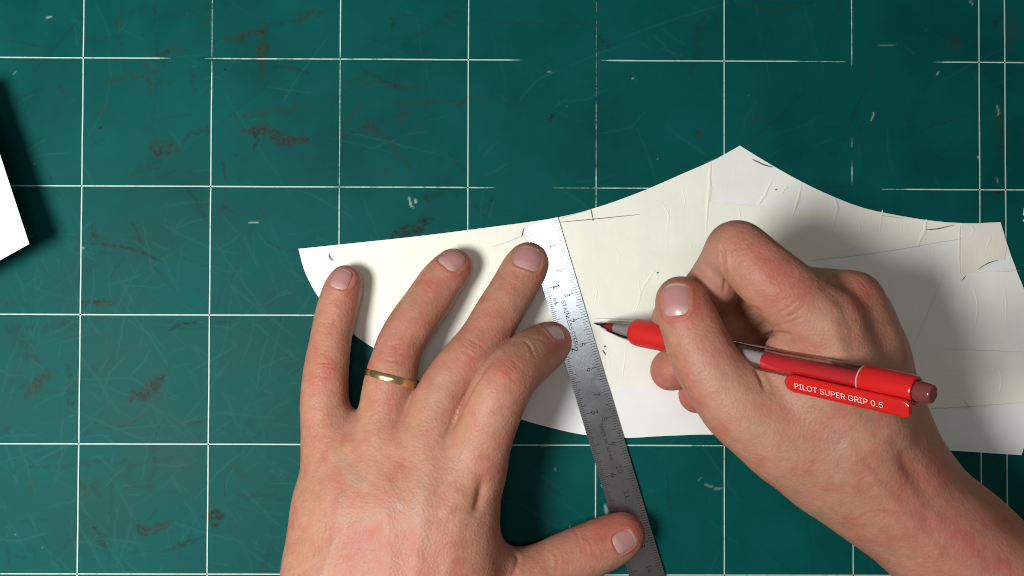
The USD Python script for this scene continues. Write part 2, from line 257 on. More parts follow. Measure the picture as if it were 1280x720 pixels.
t_b, zb = tape([(838, 249), (1010, 262), (1120, 262), (1206, 272), (1202, 297), (1020, 324), (1010, 425), (838, 425)], 0, 2)
t_c, zc = tape([(430, 398), (700, 400), (860, 388), (1010, 428), (1010, 500), (815, 487), (690, 480), (560, 505), (430, 505)], 1, 3)
t_d, zd = tape([(990, 330), (1040, 323), (1204, 299), (1206, 430), (1000, 430)], 3, 4)
t_e, ze = tape([(1202, 268), (1265, 268), (1255, 325), (1247, 324), (1228, 336), (1202, 352)], 2, 5, 'tan tape scrap at the square corner')
t_f, zf = tape([(1000, 428), (1140, 430), (1310, 444), (1310, 500), (1240, 506), (1140, 511), (1000, 505)], 0, 6)
t_g, zg = tape([(1180, 344), (1300, 334), (1330, 446), (1140, 436)], 3, 7)
for par, z, pts, w, h in [(t_a, za, [(797, 345), (800, 372), (790, 398)], 1.3, .22), (t_a, za, [(741, 352), (746, 366), (742, 385)], 1.0, .2), (t_a, za, [(826, 250), (836, 270), (833, 288)], 1.2, .2), (t_a, za, [(800, 350), (818, 338), (806, 356), (786, 400)], 1.2, .25),
        (t_b, zb, [(888, 203), (886, 240), (882, 290)], 2.0, .42), (t_b, zb, [(965, 225), (955, 245), (947, 256)], 1.6, .35), (t_b, zb, [(1002, 230), (997, 250), (990, 272)], 1.7, .4), (t_b, zb, [(1044, 247), (1046, 262), (1040, 290)], 1.9, .45), (t_b, zb, [(1158, 274), (1155, 290), (1146, 308)], 2.4, .6), (t_b, zb, [(1103, 262), (1101, 280), (1098, 296)], 1.2, .25), (t_b, zb, [(985, 232), (976, 242)], 1.2, .3),
        (t_e, ze, [(1200, 282), (1199, 310), (1200, 350)], 1.5, .3), (t_e, ze, [(1240, 292), (1236, 302), (1232, 316)], 1.3, .25), (t_e, ze, [(1212, 280), (1217, 288), (1212, 296)], 1.6, .25), (t_c, zc, [(784, 430), (780, 456), (777, 484)], 1.0, .2), (t_c, zc, [(760, 440), (762, 462)], .8, .15), (t_f, zf, [(1206, 500), (1212, 508)], 1.0, .2), (t_f, zf, [(1226, 442), (1227, 458)], 1.0, .15), (t_f, zf, [(1185, 492), (1205, 500), (1210, 511)], .9, .2), (t_a, za, [(560, 290), (563, 300)], .8, .15),
        (t_a, za, [(768, 306), (774, 320), (770, 332)], 1.2, .12), (t_d, zd, [(1082, 322), (1086, 345), (1080, 372)], 1.1, .2), (t_d, zd, [(1160, 306), (1163, 340), (1158, 380)], 1.0, .18), (t_g, zg, [(1215, 352), (1222, 385), (1214, 430)], 1.3, .22), (t_g, zg, [(1252, 350), (1258, 380), (1256, 410)], 1.1, .2), (t_f, zf, [(1168, 446), (1172, 470), (1166, 500)], 1.2, .2), (t_f, zf, [(1246, 452), (1252, 476), (1247, 498)], 1.4, .25), (t_b, zb, [(920, 255), (925, 268), (922, 280)], 1.0, .2), (t_b, zb, [(1070, 268), (1075, 285), (1071, 305)], 1.2, .25), (t_b, zb, [(1128, 276), (1126, 292)], 1.0, .22), (t_a, za, [(852, 232), (856, 252), (850, 275)], 1.1, .22), (t_a, za, [(640, 300), (644, 318)], .9, .16), (t_a, za, [(470, 316), (474, 330)], .9, .14), (t_b, zb, [(862, 300), (866, 318)], 1.1, .15), (t_a, za, [(700, 300), (722, 318)], 1.1, .12), (t_f, zf, [(1150, 470), (1190, 462), (1262, 470)], 1.2, .16), (t_d, zd, [(1120, 330), (1124, 350)], 1.0, .15)]:
    obj('wrinkle', ridge(PL(pts, z), w * 0.9, h * 0.62, z), tapes[0] if par in (t_a, t_b, t_f) else tapes[3] if par == t_d else tapes[2] if par == t_e else tapes[1], par, smooth=True)
ZP = PZ + 0.5
for pts, w in [([(697, 278), (741, 274), (800, 268)], .28), ([(700, 273), (738, 262)], .18), ([(738, 260), (741, 274)], .25), ([(615, 309), (640, 300), (688, 278)], .16), ([(1010, 326), (1090, 317), (1204, 298)], .2), ([(1157, 287), (1172, 286), (1193, 281)], .4), ([(1222, 337), (1235, 329), (1248, 325)], .35), ([(1202, 351), (1208, 344)], .3), ([(411, 317), (412, 322), (416, 326)], .5),
        ([(742, 398), (790, 399)], .2), ([(1150, 512), (1200, 509), (1280, 503)], .16), ([(1205, 500), (1212, 510)], .2), ([(880, 204), (898, 197)], .3), ([(760, 254), (770, 251)], .25), ([(940, 199), (955, 206), (966, 209)], .45), ([(1100, 269), (1130, 273)], .2), ([(1180, 436), (1280, 440)], .14), ([(1246, 340), (1276, 338)], .14), ([(655, 284), (652, 296)], .3), ([(753, 437), (757, 444)], .35)]:
    obj('pencil_line', strip(smooth_path(PL(pts, ZP)[:, :2], 6), w, ZP, 0.01, True), m_pencil if w > .22 else m_faint, pat)
for x, y in [(741, 274.5), (822, 341), (756, 433), (970, 237)]:
    obj('pencil_dot', extr(shapely.Point(P(x, y, ZP)[:2]).buffer(0.32, 5), ZP + 0.012, ZP + 0.03), m_pencil, pat)

# ------------------------------------------------------------------ loose white card, bowed up from the mat, left
loose = thing('loose_card', 'blank white card corner raised above the mat, at the left edge', 'card')
cz = 18.5
tipc, upc, loc_ = P(37, 305, cz), P(-25, 122, cz), P(-60, 358, cz)
nu, nv = 41, 13
v = []
a0 = tipc; e1 = upc - tipc; e2 = loc_ - tipc
U, Vv = np.meshgrid(np.linspace(0, 1, nu), np.linspace(0, 1, nv), indexing='ij')
base = a0 + U[..., None] * e1 * 1.15 + Vv[..., None] * e2 * 3.4
dist = np.clip((tipc[0] - base[..., 0]) / (np.ptp(base[..., 0])), 0, 1)
base[..., 2] = 0.35 + (cz - 0.35) * (1 - np.clip(dist, 0, 1) ** 1.6) - 1.0 * U * (1 - dist) + 0.3
idx = np.arange(nu * nv).reshape(nu, nv); q = np.stack([idx[:-1, :-1], idx[1:, :-1], idx[1:, 1:], idx[:-1, 1:]], -1).reshape(-1, 4)
f1 = np.vstack([q[:, [0, 1, 2]], q[:, [0, 2, 3]]])
vb = base.reshape(-1, 3)
rim = np.r_[idx[:, 0], idx[-1, 1:], idx[-2::-1, -1], idx[0, -2:0:-1]]; n_ = nu * nv
side = [(a, b, b + n_) for a, b in zip(rim, np.roll(rim, -1))] + [(a, b + n_, a + n_) for a, b in zip(rim, np.roll(rim, -1))]
lc = trimesh.Trimesh(np.vstack([vb, vb - [0, 0, 0.4]]), np.vstack([f1, f1[:, ::-1] + n_, side]), process=False); trimesh.repair.fix_normals(lc)
obj('card_sheet', lc, m_paper, loose)

# ------------------------------------------------------------------ steel ruler
RZ0, RZ1 = 1.02, 1.42
rt, rb = P(697, 271.5, RZ1), P(831.5, 720, RZ1)
ru = (rb - rt); ru[2] = 0; ru /= np.linalg.norm(ru); rn = np.array([ru[1], -ru[0], 0])          # rn points to the left edge
if rn[0] > 0: rn = -rn
RW, RL = 13.4, 182.0
def R2(s, t): return (rt + ru * s + rn * t)[:2]
rul = thing('steel_ruler', 'thin stainless steel ruler with etched scales lying across the paper pattern', 'ruler')
m_steel = usdkit.material(stage, '/World/Looks/steel', {'g': ('geometry', {}), 'm': ('mapping', {'rotation': (0, 0, -1.28), 'scale': (30.0, 900.0, 30.0)}), 'n': ('noise_texture', {'scale': 1.0, 'detail': 4.0, 'roughness': 0.7}), 'w': ('noise_texture', {'scale': 90.0, 'detail': 5.0, 'roughness': 0.65}),
    'c': ('rgb_ramp', {'ramp': [(0.3, (0.335, 0.325, 0.34)), (0.7, (0.395, 0.385, 0.40))]}), 'r': ('map_range', {'from_min': 0.3, 'from_max': 0.7, 'to_min': 0.19, 'to_max': 0.22}), 'b': ('bump', {'strength': 0.02, 'distance': 0.00005}), 'p': ('principled_bsdf', {'metallic': 1.0})},
    [('g.position', 'm.vector'), ('m.vector', 'n.vector'), ('g.position', 'w.vector'), ('w.fac', 'c.fac'), ('c.color', 'p.base_color'), ('w.fac', 'r.value'), ('r.result', 'p.roughness'), ('n.fac', 'b.height')], surface='p.BSDF')
m_etch = mat('etched_black', (0.010, 0.010, 0.012), 0.55, specular_ior_level=0.2)
obj('blade', extr(Polygon([R2(0, 0), R2(RL, 0), R2(RL, RW), R2(0, RW)]).buffer(-0.25).buffer(0.25), RZ0, RZ1), m_steel, rul)
def ticks(items):
    V, F, n0 = [], [], 0
    for s, t0, t1, w in items:
        v, f = strip([R2(s, t0), R2(s, (t0 + t1) / 2), R2(s, t1)], w, RZ1, 0.012)
        V.append(v); F.append(f + n0); n0 += len(v)
    return np.vstack(V), np.vstack(F)
mm_t = [(k * 1.0, 0.15, 4.2 if k % 10 == 0 else 3.1 if k % 5 == 0 else 2.2, 0.17) for k in range(1, 178)]
inch = [(k * 25.4 / 32, RW - 0.15, RW - (5.2 if k % 32 == 0 else 3.6 if k % 16 == 0 else 2.8 if k % 4 == 0 else 1.9), 0.18) for k in range(1, 224)]
obj('scale_marks', ticks(mm_t), m_etch, rul); obj('scale_marks', ticks(inch), m_etch, rul)
ang = math.atan2(ru[1], ru[0])
def rtext(txt, h, s, t, name, bold=False):
    m = meshkit.text_mesh(txt, h, 0.02, bold); m.apply_translation([0, -h / 2, 0])
    m.apply_transform(trimesh.transformations.rotation_matrix(ang, [0, 0, 1])); x, y = R2(s, t); m.apply_translation([x, y, RZ1 - 0.004])
    obj(name, m, m_etch, rul)
for k in range(1, 18):
    w = 1.1 if k < 10 else 2.4
    rtext(str(k), 1.95, k * 10.0 - w / 2 - 0.2, 5.1, 'numeral')
for k in range(1, 7): rtext(str(k), 2.5, k * 25.4 - 0.9, 8.0 if k > 2 else 8.3, 'numeral')
rtext('64', 1.7, 29.5, 10.0, 'numeral'); rtext('32', 1.7, 12, 10.0, 'numeral')
rtext('STAINLESS STEEL', 1.55, 31.5, 7.3, 'lettering'); rtext('MADE IN JAPAN', 1.35, 81.5, 7.0, 'lettering')

# ------------------------------------------------------------------ skin surfaces from distance fields
def surface_nets(V, xs, ys, zs):
    ins = V < 0
    c = np.zeros(tuple(np.array(V.shape) - 1), np.int8)
    for a, b, d in np.ndindex(2, 2, 2): c += ins[a:V.shape[0] - 1 + a, b:V.shape[1] - 1 + b, d:V.shape[2] - 1 + d]
    I, J, K = np.nonzero((c > 0) & (c < 8))
    N = len(I); acc, cnt = np.zeros((N, 3)), np.zeros(N)
    X = [xs, ys, zs]
    for ax in range(3):
        o1, o2 = [(1, 2), (0, 2), (0, 1)][ax]
        for p_ in (0, 1):
            for q_ in (0, 1):
                off = [0, 0, 0]; off[o1], off[o2] = p_, q_
                A = [I + off[0], J + off[1], K + off[2]]; B = [x.copy() for x in A]; B[ax] = B[ax] + 1
                va, vb_ = V[A[0], A[1], A[2]], V[B[0], B[1], B[2]]
                hit = (va < 0) != (vb_ < 0)
                t = np.where(hit, va / np.where(hit, va - vb_, 1), 0)
                pt = np.stack([X[k][A[k]] + (t * (X[k][B[k]] - X[k][A[k]]) if k == ax else 0) for k in range(3)], 1)
                acc[hit] += pt[hit]; cnt += hit
    vid = np.full(c.shape, -1, np.int32); vid[I, J, K] = np.arange(N)
    faces = []
    for ax in range(3):
        sl0 = [slice(None)] * 3; sl1 = [slice(None)] * 3; sl0[ax] = slice(0, -1); sl1[ax] = slice(1, None)
        a, b = ins[tuple(sl0)], ins[tuple(sl1)]
        for flip, mask in ((False, a & ~b), (True, ~a & b)):
            E = np.array(np.nonzero(mask)); o1, o2 = [(1, 2), (2, 0), (0, 1)][ax]
            ok = (E[o1] > 0) & (E[o2] > 0) & (E[o1] < V.shape[o1] - 1) & (E[o2] < V.shape[o2] - 1); E = E[:, ok]
            def g(da, db):
                e = E.copy(); e[o1] -= da; e[o2] -= db; return vid[e[0], e[1], e[2]]
            Q = np.stack([g(1, 1), g(0, 1), g(0, 0), g(1, 0)], 1)
            faces.append(Q[:, ::-1] if flip else Q)
    Q = np.vstack(faces)
    return acc / cnt[:, None], np.vstack([Q[:, [0, 1, 2]], Q[:, [0, 2, 3]]])
def axis(lo, hi, a, b, h, grow=1.18):
    mid = np.arange(a, b + h / 2, h); L, R, s = [], [], h
    while (L[-1] if L else a) > lo: s = min(s * grow, 4); L.append((L[-1] if L else a) - s)
    s = h
    while (R[-1] if R else mid[-1]) < hi: s = min(s * grow, 4); R.append((R[-1] if R else mid[-1]) + s)
    return np.r_[L[::-1], mid, R]
def smin(a, b, k):
    h = np.maximum(k - np.abs(a - b), 0) / k
    return np.minimum(a, b) - h * h * k * 0.25
class Field:
    def __init__(self, xs, ys, zs):
        self.x, self.y, self.z = [a.astype(np.float32) for a in (xs, ys, zs)]; self.shape = (len(xs), len(ys), len(zs))
    def empty(self): return np.full(self.shape, 30.0, np.float32)
    def cone(self, F, a, b, r1, r2, k, flat=None):
        a, b = np.asarray(a, np.float32), np.asarray(b, np.float32); m = max(r1, r2) * 1.5 + k + 6
        i0, i1 = np.searchsorted(self.x, [min(a[0], b[0]) - m, max(a[0], b[0]) + m]); j0, j1 = np.searchsorted(self.y, [min(a[1], b[1]) - m, max(a[1], b[1]) + m]); k0, k1 = np.searchsorted(self.z, [min(a[2], b[2]) - m, max(a[2], b[2]) + m])
        X, Y, Z = self.x[i0:i1, None, None] - a[0], self.y[None, j0:j1, None] - a[1], self.z[None, None, k0:k1] - a[2]
        ab = b - a; L2 = float(ab @ ab) + 1e-9
        t = np.clip((X * ab[0] + Y * ab[1] + Z * ab[2]) / L2, 0, 1)
        dx, dy, dz = X - t * ab[0], Y - t * ab[1], Z - t * ab[2]
        s2 = dx * dx + dy * dy + dz * dz
        if flat is not None:
            nrm, fac = np.asarray(flat[0], np.float32), flat[1]; nrm = nrm / np.linalg.norm(nrm)
            s2 = s2 + (fac * fac - 1) * (dx * nrm[0] + dy * nrm[1] + dz * nrm[2]) ** 2
        d = np.sqrt(s2) - (r1 + (r2 - r1) * t)
        sub = F[i0:i1, j0:j1, k0:k1]; F[i0:i1, j0:j1, k0:k1] = smin(sub, d, k)
    def chain(self, F, pts, k, flat=None):
        J = [(P(x, y, z), r) for x, y, z, r in pts]
        for (a, ra), (b, rb_) in zip(J[:-1], J[1:]): self.cone(F, a, b, ra, rb_, k, flat)
    def spline(self, F, pts, k, n=4, flat=None):
        A = np.array([[*P(x, y, z), r] for x, y, z, r in pts]); S = smooth_path(A, n)
        for a, b in zip(S[:-1], S[1:]): self.cone(F, a[:3], b[:3], a[3], b[3], k, flat)
    def sample(self, V, p):
        p = np.asarray(p, float); q = p.reshape(-1, 3)
        c = [np.interp(q[:, i], ax, np.arange(len(ax))) for i, ax in enumerate((self.x, self.y, self.z))]
        return map_coordinates(V, c, order=1, mode='nearest').reshape(p.shape[:-1])
    def grad(self, V, p, e=0.9):
        g = np.stack([self.sample(V, p + e * d) - self.sample(V, p - e * d) for d in np.eye(3)], -1)
        return g / (np.linalg.norm(g, axis=-1, keepdims=True) + 1e-9)
    def cast(self, V, o, d, far, step=0.25):
        """First surface point along each ray."""
        o = np.asarray(o, float); t = np.zeros(o.shape[:-1]); done = np.zeros(t.shape, bool)
        for _ in range(int(far / step)):
            val = self.sample(V, o + t[..., None] * d); done |= val <= 0
            if done.all(): break
            t = np.where(done, t, t + np.maximum(np.minimum(val * 0.7, 3), step * 0.3))
        return o + t[..., None] * d
def relax(v, f, n, lam=0.5):
    from scipy.sparse import coo_matrix
    e = np.vstack([f[:, [0, 1]], f[:, [1, 2]], f[:, [2, 0]]]); e = np.vstack([e, e[:, ::-1]])
    A = coo_matrix((np.ones(len(e)), (e[:, 0], e[:, 1])), shape=(len(v), len(v))).tocsr(); A.data[:] = 1
    d = np.asarray(A.sum(1)).ravel()[:, None]
    for i in range(n):
        for l in (lam, -lam * 1.04): v = v + l * (A @ v / d - v)
    return v
def vnormals(v, f):
    n = np.zeros_like(v); fn = np.cross(v[f[:, 1]] - v[f[:, 0]], v[f[:, 2]] - v[f[:, 0]])
    for k in range(3): np.add.at(n, f[:, k], fn)
    return n / (np.linalg.norm(n, axis=1, keepdims=True) + 1e-12)
def polydist(qx, qy, pts):
    """distance in pixels of image points to a polyline, and the place along it (0-1)"""
    best, at = np.full(len(qx), 9e9), np.zeros(len(qx)); pts = np.asarray(pts, float); n = len(pts) - 1
    for i in range(n):
        a, ab = pts[i], pts[i + 1] - pts[i]; t = np.clip(((qx - a[0]) * ab[0] + (qy - a[1]) * ab[1]) / (ab @ ab + 1e-9), 0, 1)
        d = np.hypot(qx - a[0] - t * ab[0], qy - a[1] - t * ab[1]); m = d < best; best[m] = d[m]; at[m] = (i + t[m]) / n
    return best, at
m_skin = usdkit.material(stage, '/World/Looks/skin', {
    'g': ('geometry', {}), 'a': ('attribute', {'attribute': 'tint'}), 'v': ('voronoi_texture', {'scale': 950.0}), 'n': ('noise_texture', {'scale': 1500.0, 'detail': 3.0, 'roughness': 0.6}), 'n2': ('noise_texture', {'scale': 260.0, 'detail': 4.0, 'roughness': 0.65}),
    'h': ('hsv', {}), 'vr': ('map_range', {'from_min': 0.3, 'from_max': 0.7, 'to_min': 0.90, 'to_max': 1.09}), 'b1': ('bump', {'strength': 0.42, 'distance': 0.00026}), 'b2': ('bump', {'strength': 0.20, 'distance': 0.0003}), 'b3': ('bump', {'strength': 0.18, 'distance': 0.0006}),
    'rr': ('map_range', {'from_min': 0.3, 'from_max': 0.7, 'to_min': 0.42, 'to_max': 0.60}),
    'p': ('principled_bsdf', {'roughness': 0.47, 'specular_ior_level': 0.32, 'subsurface_weight': 0.12, 'subsurface_radius': (1.0, 0.32, 0.18), 'subsurface_scale': 0.0022})},
    [('g.position', 'v.vector'), ('g.position', 'n.vector'), ('g.position', 'n2.vector'), ('n2.fac', 'vr.value'), ('vr.result', 'h.value'), ('a.color', 'h.color'), ('h.color', 'p.base_color'),
     ('v.distance', 'b1.height'), ('n.fac', 'b2.height'), ('n2.fac', 'b3.height'), ('b1.normal', 'b2.normal'), ('b2.normal', 'b3.normal'), ('b3.normal', 'p.normal'), ('n2.fac', 'rr.value'), ('rr.result', 'p.roughness')], surface='p.BSDF')
m_nail = usdkit.material(stage, '/World/Looks/fingernail', {'a': ('attribute', {'attribute': 'tint'}), 'p': ('principled_bsdf', {'roughness': 0.33, 'specular_ior_level': 0.5, 'subsurface_weight': 0.2, 'subsurface_radius': (1.0, 0.4, 0.3), 'subsurface_scale': 0.0012, 'coat_weight': 0.3, 'coat_roughness': 0.2})}, [('a.color', 'p.base_color')], surface='p.BSDF')
BASE, RED, PALE, BLUE = np.array([0.425, 0.208, 0.138]), np.array([0.42, 0.125, 0.092]), np.array([0.47, 0.285, 0.21]), np.array([0.36, 0.26, 0.205])
def build_hand(label, groups, palm, axes, nails, creases, tints, knuckles, kf=5.0, merge=1.0, relax_n=3):
    F = Field(*axes)
    body = F.empty(); palm(F, body)
    from scipy.ndimage import gaussian_filter
    body = gaussian_filter(body, 4.8, mode='nearest'); V = body.copy()
    for pts, k, tip_flat in groups:
        g = F.empty(); F.spline(g, pts, 2.0, 3, tip_flat)
        V = smin(V, smin(g, body, k), merge)
    V = gaussian_filter(V, 0.6, mode='nearest')
    v, f = surface_nets(V, *axes)
    v = relax(v, f, relax_n)
    n = vnormals(v, f); qx, qy = proj(v)
    up = np.clip((n @ np.array([0, 0, 1.0]) + 0.15) / 0.4, 0, 1)
    disp = np.zeros(len(v)); red, pale, blue = np.zeros(len(v)), np.zeros(len(v)), np.zeros(len(v))
    # folds
    for pts, w, dep, z0, z1 in creases:
        pts = smooth_path(pts, 5); d, at = polydist(qx, qy, pts)
        m = np.exp(-(d / w) ** 2) * np.sin(np.clip(at, 0.04, 0.96) * math.pi) ** 0.5 * up * ((v[:, 2] > z0) & (v[:, 2] < z1))
        disp -= dep * m
        if w < 2.3: disp += 0.35 * dep * np.exp(-((d - 2.4 * w) / (1.3 * w)) ** 2) * np.sin(np.clip(at, 0.04, 0.96) * math.pi) ** 0.5 * up * ((v[:, 2] > z0) & (v[:, 2] < z1)); red += 0.2 * m
    # knuckle wrinkles: short bowed lines across the finger
    r2 = np.random.default_rng(5)
    for (cx, cy), (dx, dy), half, rows, depth, z0 in knuckles:
        L = math.hypot(dx, dy); dx, dy = dx / L, dy / L
        for k in range(rows):
            s = (k - (rows - 1) / 2) * 3.4 + r2.normal(0, 0.5); bow = (k - (rows - 1) / 2) * 0.9
            hl = half * r2.uniform(0.55, 1.0); j = r2.normal(0, half * 0.15)
            pts = [(cx + dx * (s + bow * (1 - u * u)) - dy * (u * hl + j) + r2.normal(0, .5), cy + dy * (s + bow * (1 - u * u)) + dx * (u * hl + j) + r2.normal(0, .5)) for u in np.linspace(-1, 1, 5)]
            d, at = polydist(qx, qy, pts)
            disp -= 1.5 * depth * np.exp(-(d / 1.15) ** 2) * np.sin(np.clip(at, 0.03, 0.97) * math.pi) * up * (v[:, 2] > z0)
        d = np.hypot(qx - cx, qy - cy); red += 0.48 * np.exp(-(d / (half * 1.05)) ** 2) * (v[:, 2] > z0 - 6)
        disp += 0.35 * np.exp(-(d / (half * 0.9)) ** 2) * up * (v[:, 2] > z0)
    for kind, pts, w, a, z0, z1 in tints:
        if len(pts) > 2: pts = smooth_path(pts, 5)
        d, at = polydist(qx, qy, np.asarray(pts if len(pts) > 1 else [pts[0], (pts[0][0] + 0.5, pts[0][1])], float))
        m = a * np.exp(-(d / w) ** 2) * ((v[:, 2] > z0) & (v[:, 2] < z1))
        if kind == 'red': red += m
        elif kind == 'pale': pale += m
        elif kind == 'blue': blue += m
        elif kind == 'raise': disp += m * up
    # nails: sunken bed with a fold of skin round it, and a curved plate
    plates = []
    for cx, cy, ax_px, w, l, tilt in nails:
        o = P(cx, cy, 95.0); vd = (P(cx, cy, 0) - o); vd /= np.linalg.norm(vd)
        c0 = F.cast(V, o, vd, 120)
        nn = F.grad(V, c0, 2.0) + np.asarray(tilt); nn /= np.linalg.norm(nn)
        t0 = P(cx + ax_px[0], cy + ax_px[1], c0[2]) - P(cx, cy, c0[2]); t0 -= nn * (t0 @ nn); t0 /= np.linalg.norm(t0); s0 = np.cross(t0, nn)
        rel = v - c0; a_, b_, h_ = rel @ s0 / (w / 2), rel @ t0 / (l / 2), rel @ nn
        rr_ = (np.abs(a_) ** 3.2 + np.abs(b_) ** 3.2) ** (1 / 3.2); near = np.abs(h_) < 5.5
        disp -= 0.30 * np.clip((1.04 - rr_) / 0.10, 0, 1) * near
        fold = np.exp(-((rr_ - 1.16) / 0.10) ** 2) * near * np.clip(1.2 - b_, 0, 1)
        disp += 0.30 * fold; red += 0.35 * np.exp(-((rr_ - 1.2) / 0.2) ** 2) * near
        nu_, nv_ = 17, 19; uu, vv = np.meshgrid(np.linspace(-1, 1, nu_), np.linspace(-1, 1, nv_), indexing='ij')
        # square to rounded shape
        e = (np.abs(uu) ** 3.4 + np.abs(vv) ** 3.4) ** (1 / 3.4); mx = np.maximum(np.abs(uu), np.abs(vv)); sc_ = np.where(e > 0, mx / np.maximum(e, 1e-6), 1)
        u2, v2 = uu * sc_, vv * sc_
        pts = c0 + (u2 * w / 2)[..., None] * s0 + (v2 * l / 2)[..., None] * t0
        hit = pts - nn * (((u2 * w / 2) ** 2) / 15 + ((v2 * l / 2) ** 2) / 60)[..., None]
        for _ in range(7): hit = hit - F.sample(V, hit)[..., None] * 0.8 * F.grad(V, hit, 0.7)
        edge = np.clip((1 - mx) / 0.16, 0, 1)
        hit = hit + nn * (-0.16 + 0.20 * edge + 0.12 * np.clip(v2 - 0.6, 0, 1))[..., None]
        k_ = np.arange(nu_ * nv_).reshape(nu_, nv_); q4 = np.stack([k_[:-1, :-1], k_[1:, :-1], k_[1:, 1:], k_[:-1, 1:]], -1).reshape(-1, 4); ff = np.vstack([q4[:, [0, 1, 2]], q4[:, [0, 2, 3]]])
        pv = hit.reshape(-1, 3); nv3 = np.cross(pv[ff[:, 1]] - pv[ff[:, 0]], pv[ff[:, 2]] - pv[ff[:, 0]]).sum(0)
        if nv3 @ nn < 0: ff = ff[:, ::-1]
        pink = np.array([0.43, 0.205, 0.205]); moon = np.array([0.49, 0.275, 0.262]); free = np.array([0.60, 0.50, 0.43])
        wm = np.clip((-v2 - 0.52 + 0.20 * (1 - u2 ** 2)) / 0.22, 0, 1)[..., None]; wf = np.clip((v2 - 0.80 + 0.14 * u2 ** 2) / 0.08, 0, 1)[..., None]
        col = pink * (1 - wm) + moon * wm; col = col * (1 - wf) + free * wf
        plates.append((pv, ff, col.reshape(-1, 3)))
    disp += 0.10 * (meshkit.fbm(v * 0.45, 3, 3) - 0.5) + 0.28 * (meshkit.fbm(v * 0.12, 2, 8) - 0.5)
    v = v + n * disp[:, None]
    mot = meshkit.fbm(v * 0.16, 4, 21); mot2 = meshkit.fbm(v * 0.42, 3, 33)
    red = np.clip(red * (0.6 + 0.8 * mot2) + 1.9 * np.clip(mot - 0.47, 0, 1) + 0.25 * np.clip(mot2 - 0.5, 0, 1), 0, 1)[:, None]; pale = np.clip(pale + 0.5 * np.clip(0.45 - mot, 0, 1), 0, 1)[:, None]; blue = np.clip(blue, 0, 1)[:, None]
    col = BASE * (1 - red) + RED * red; col = col * (1 - pale) + PALE * pale; col = col * (1 - blue) + BLUE * blue
    t = thing('hand', label, 'hand')
    obj('skin', (v, f), m_skin, t, smooth=True, var={'tint': ('c', col)})
    for pv, ff, c in plates: obj('fingernail', (pv, ff), m_nail, t, smooth=True, var={'tint': ('c', c)})
    return F, V

# ------------------------------------------------------------------ left hand, flat on the paper
def palm_l(F, B):
    K = 15.0
    for pts in ([(417, 572, 19, 10.2), (416, 640, 21.5, 11.6), (410, 722, 23.5, 13.4), (425, 850, 25, 17)],
                [(476, 565, 23, 11.2), (470, 640, 25, 12.4), (466, 720, 26.5, 13.8), (475, 850, 28, 17)],
                [(533, 568, 26.5, 11.3), (525, 640, 28.2, 12.3), (524, 720, 28.5, 13.8), (515, 850, 29, 17)],
                [(583, 592, 29.5, 11), (571, 640, 29.5, 11), (568, 720, 29, 12.2), (545, 850, 29, 17)]):
        F.chain(B, pts, K)
    F.chain(B, [(480, 850, 28, 19), (470, 1000, 30, 21), (455, 1250, 36, 25), (440, 1600, 42, 30)], K); F.chain(B, [(535, 850, 28, 18), (545, 1000, 30, 20), (550, 1250, 36, 25), (550, 1600, 42, 30)], K)
    F.chain(B, [(560, 850, 24, 14), (606, 790, 21, 13.5), (652, 733, 18.5, 11.6)], 7.0)                      # thumb metacarpal
    F.chain(B, [(606, 700, 24, 8), (640, 722, 19, 9.0)], 6.0)                                                 # first web
    F.chain(B, [(412, 541, 13.5, 6.8), (478, 533, 16, 7.0)], 4.5); F.chain(B, [(478, 533, 17, 6.8), (538, 533, 20, 6.8)], 4.5); F.chain(B, [(545, 560, 22, 7.5), (600, 572, 26, 7.5)], 4.5)
fl = lambda n_, k: (n_, k)
left_groups = [
    ([(414, 572, 18.5, 9.8), (406, 510, 16, 8.6), (408, 462, 13.5, 7.9), (416, 410, 10, 7.2), (424, 376, 8.4, 7.0), (432, 352, 7.4, 6.3)], 6, None),
    ([(478, 562, 23.5, 10.3), (482, 512, 22, 9.2), (488, 476, 20.5, 8.9), (494, 450, 19, 8.1), (502, 426, 17.3, 7.9), (519, 399, 14.3, 8.1), (537, 374, 11, 7.9), (552, 351, 9, 7.5), (568, 333, 7.9, 6.8)], 6, None),
    ([(536, 565, 27.5, 10.8), (545, 515, 26.5, 9.7), (562, 479, 24, 9.0), (583, 452, 22, 8.9), (602, 427, 19, 8.3), (622, 393, 15, 8.2), (639, 365, 11.7, 7.9), (652, 342, 9.5, 7.8), (661, 327, 8.4, 7.4)], 6, None),
    ([(591, 592, 30, 11), (601, 553, 33, 10.4), (614, 514, 35.5, 10.2), (631, 477, 35, 10.0), (655, 452, 27, 9.3), (675, 437, 17.5, 8.7), (690, 427, 10.8, 7.4)], 6, None),
    ([(652, 733, 18.5, 11.4), (697, 706, 15, 10.0), (735, 689, 12.5, 9.6), (762, 677, 10.5, 9.2), (780, 668, 9.8, 7.9)], 6, None)]
lx0, lx1 = P(330, 700, 20)[0] - 8, P(815, 660, 20)[0] + 3
left_axes = (axis(lx0 - 30, lx1, lx0, lx1 - 2, 0.62), axis(-330, P(0, 290, 0)[1], P(0, 745, 10)[1], P(0, 294, 0)[1], 0.62), np.arange(0.3, 76, 0.66))
left_nails = [(426, 347, (5, -22), 7.6, 9.0, (-0.25, 0, 0)), (565, 322, (13, -17), 9.4, 9.4, (-0.05, 0.1, 0.0)), (660.5, 321, (8, -26), 10.6, 9.8, (0, 0, 0.0)), (694, 413, (14, -10), 9.2, 8.4, (0.0, 0.1, 0)), (781, 677, (20, -8), 7.8, 9.0, (0.1, -0.2, 0))]
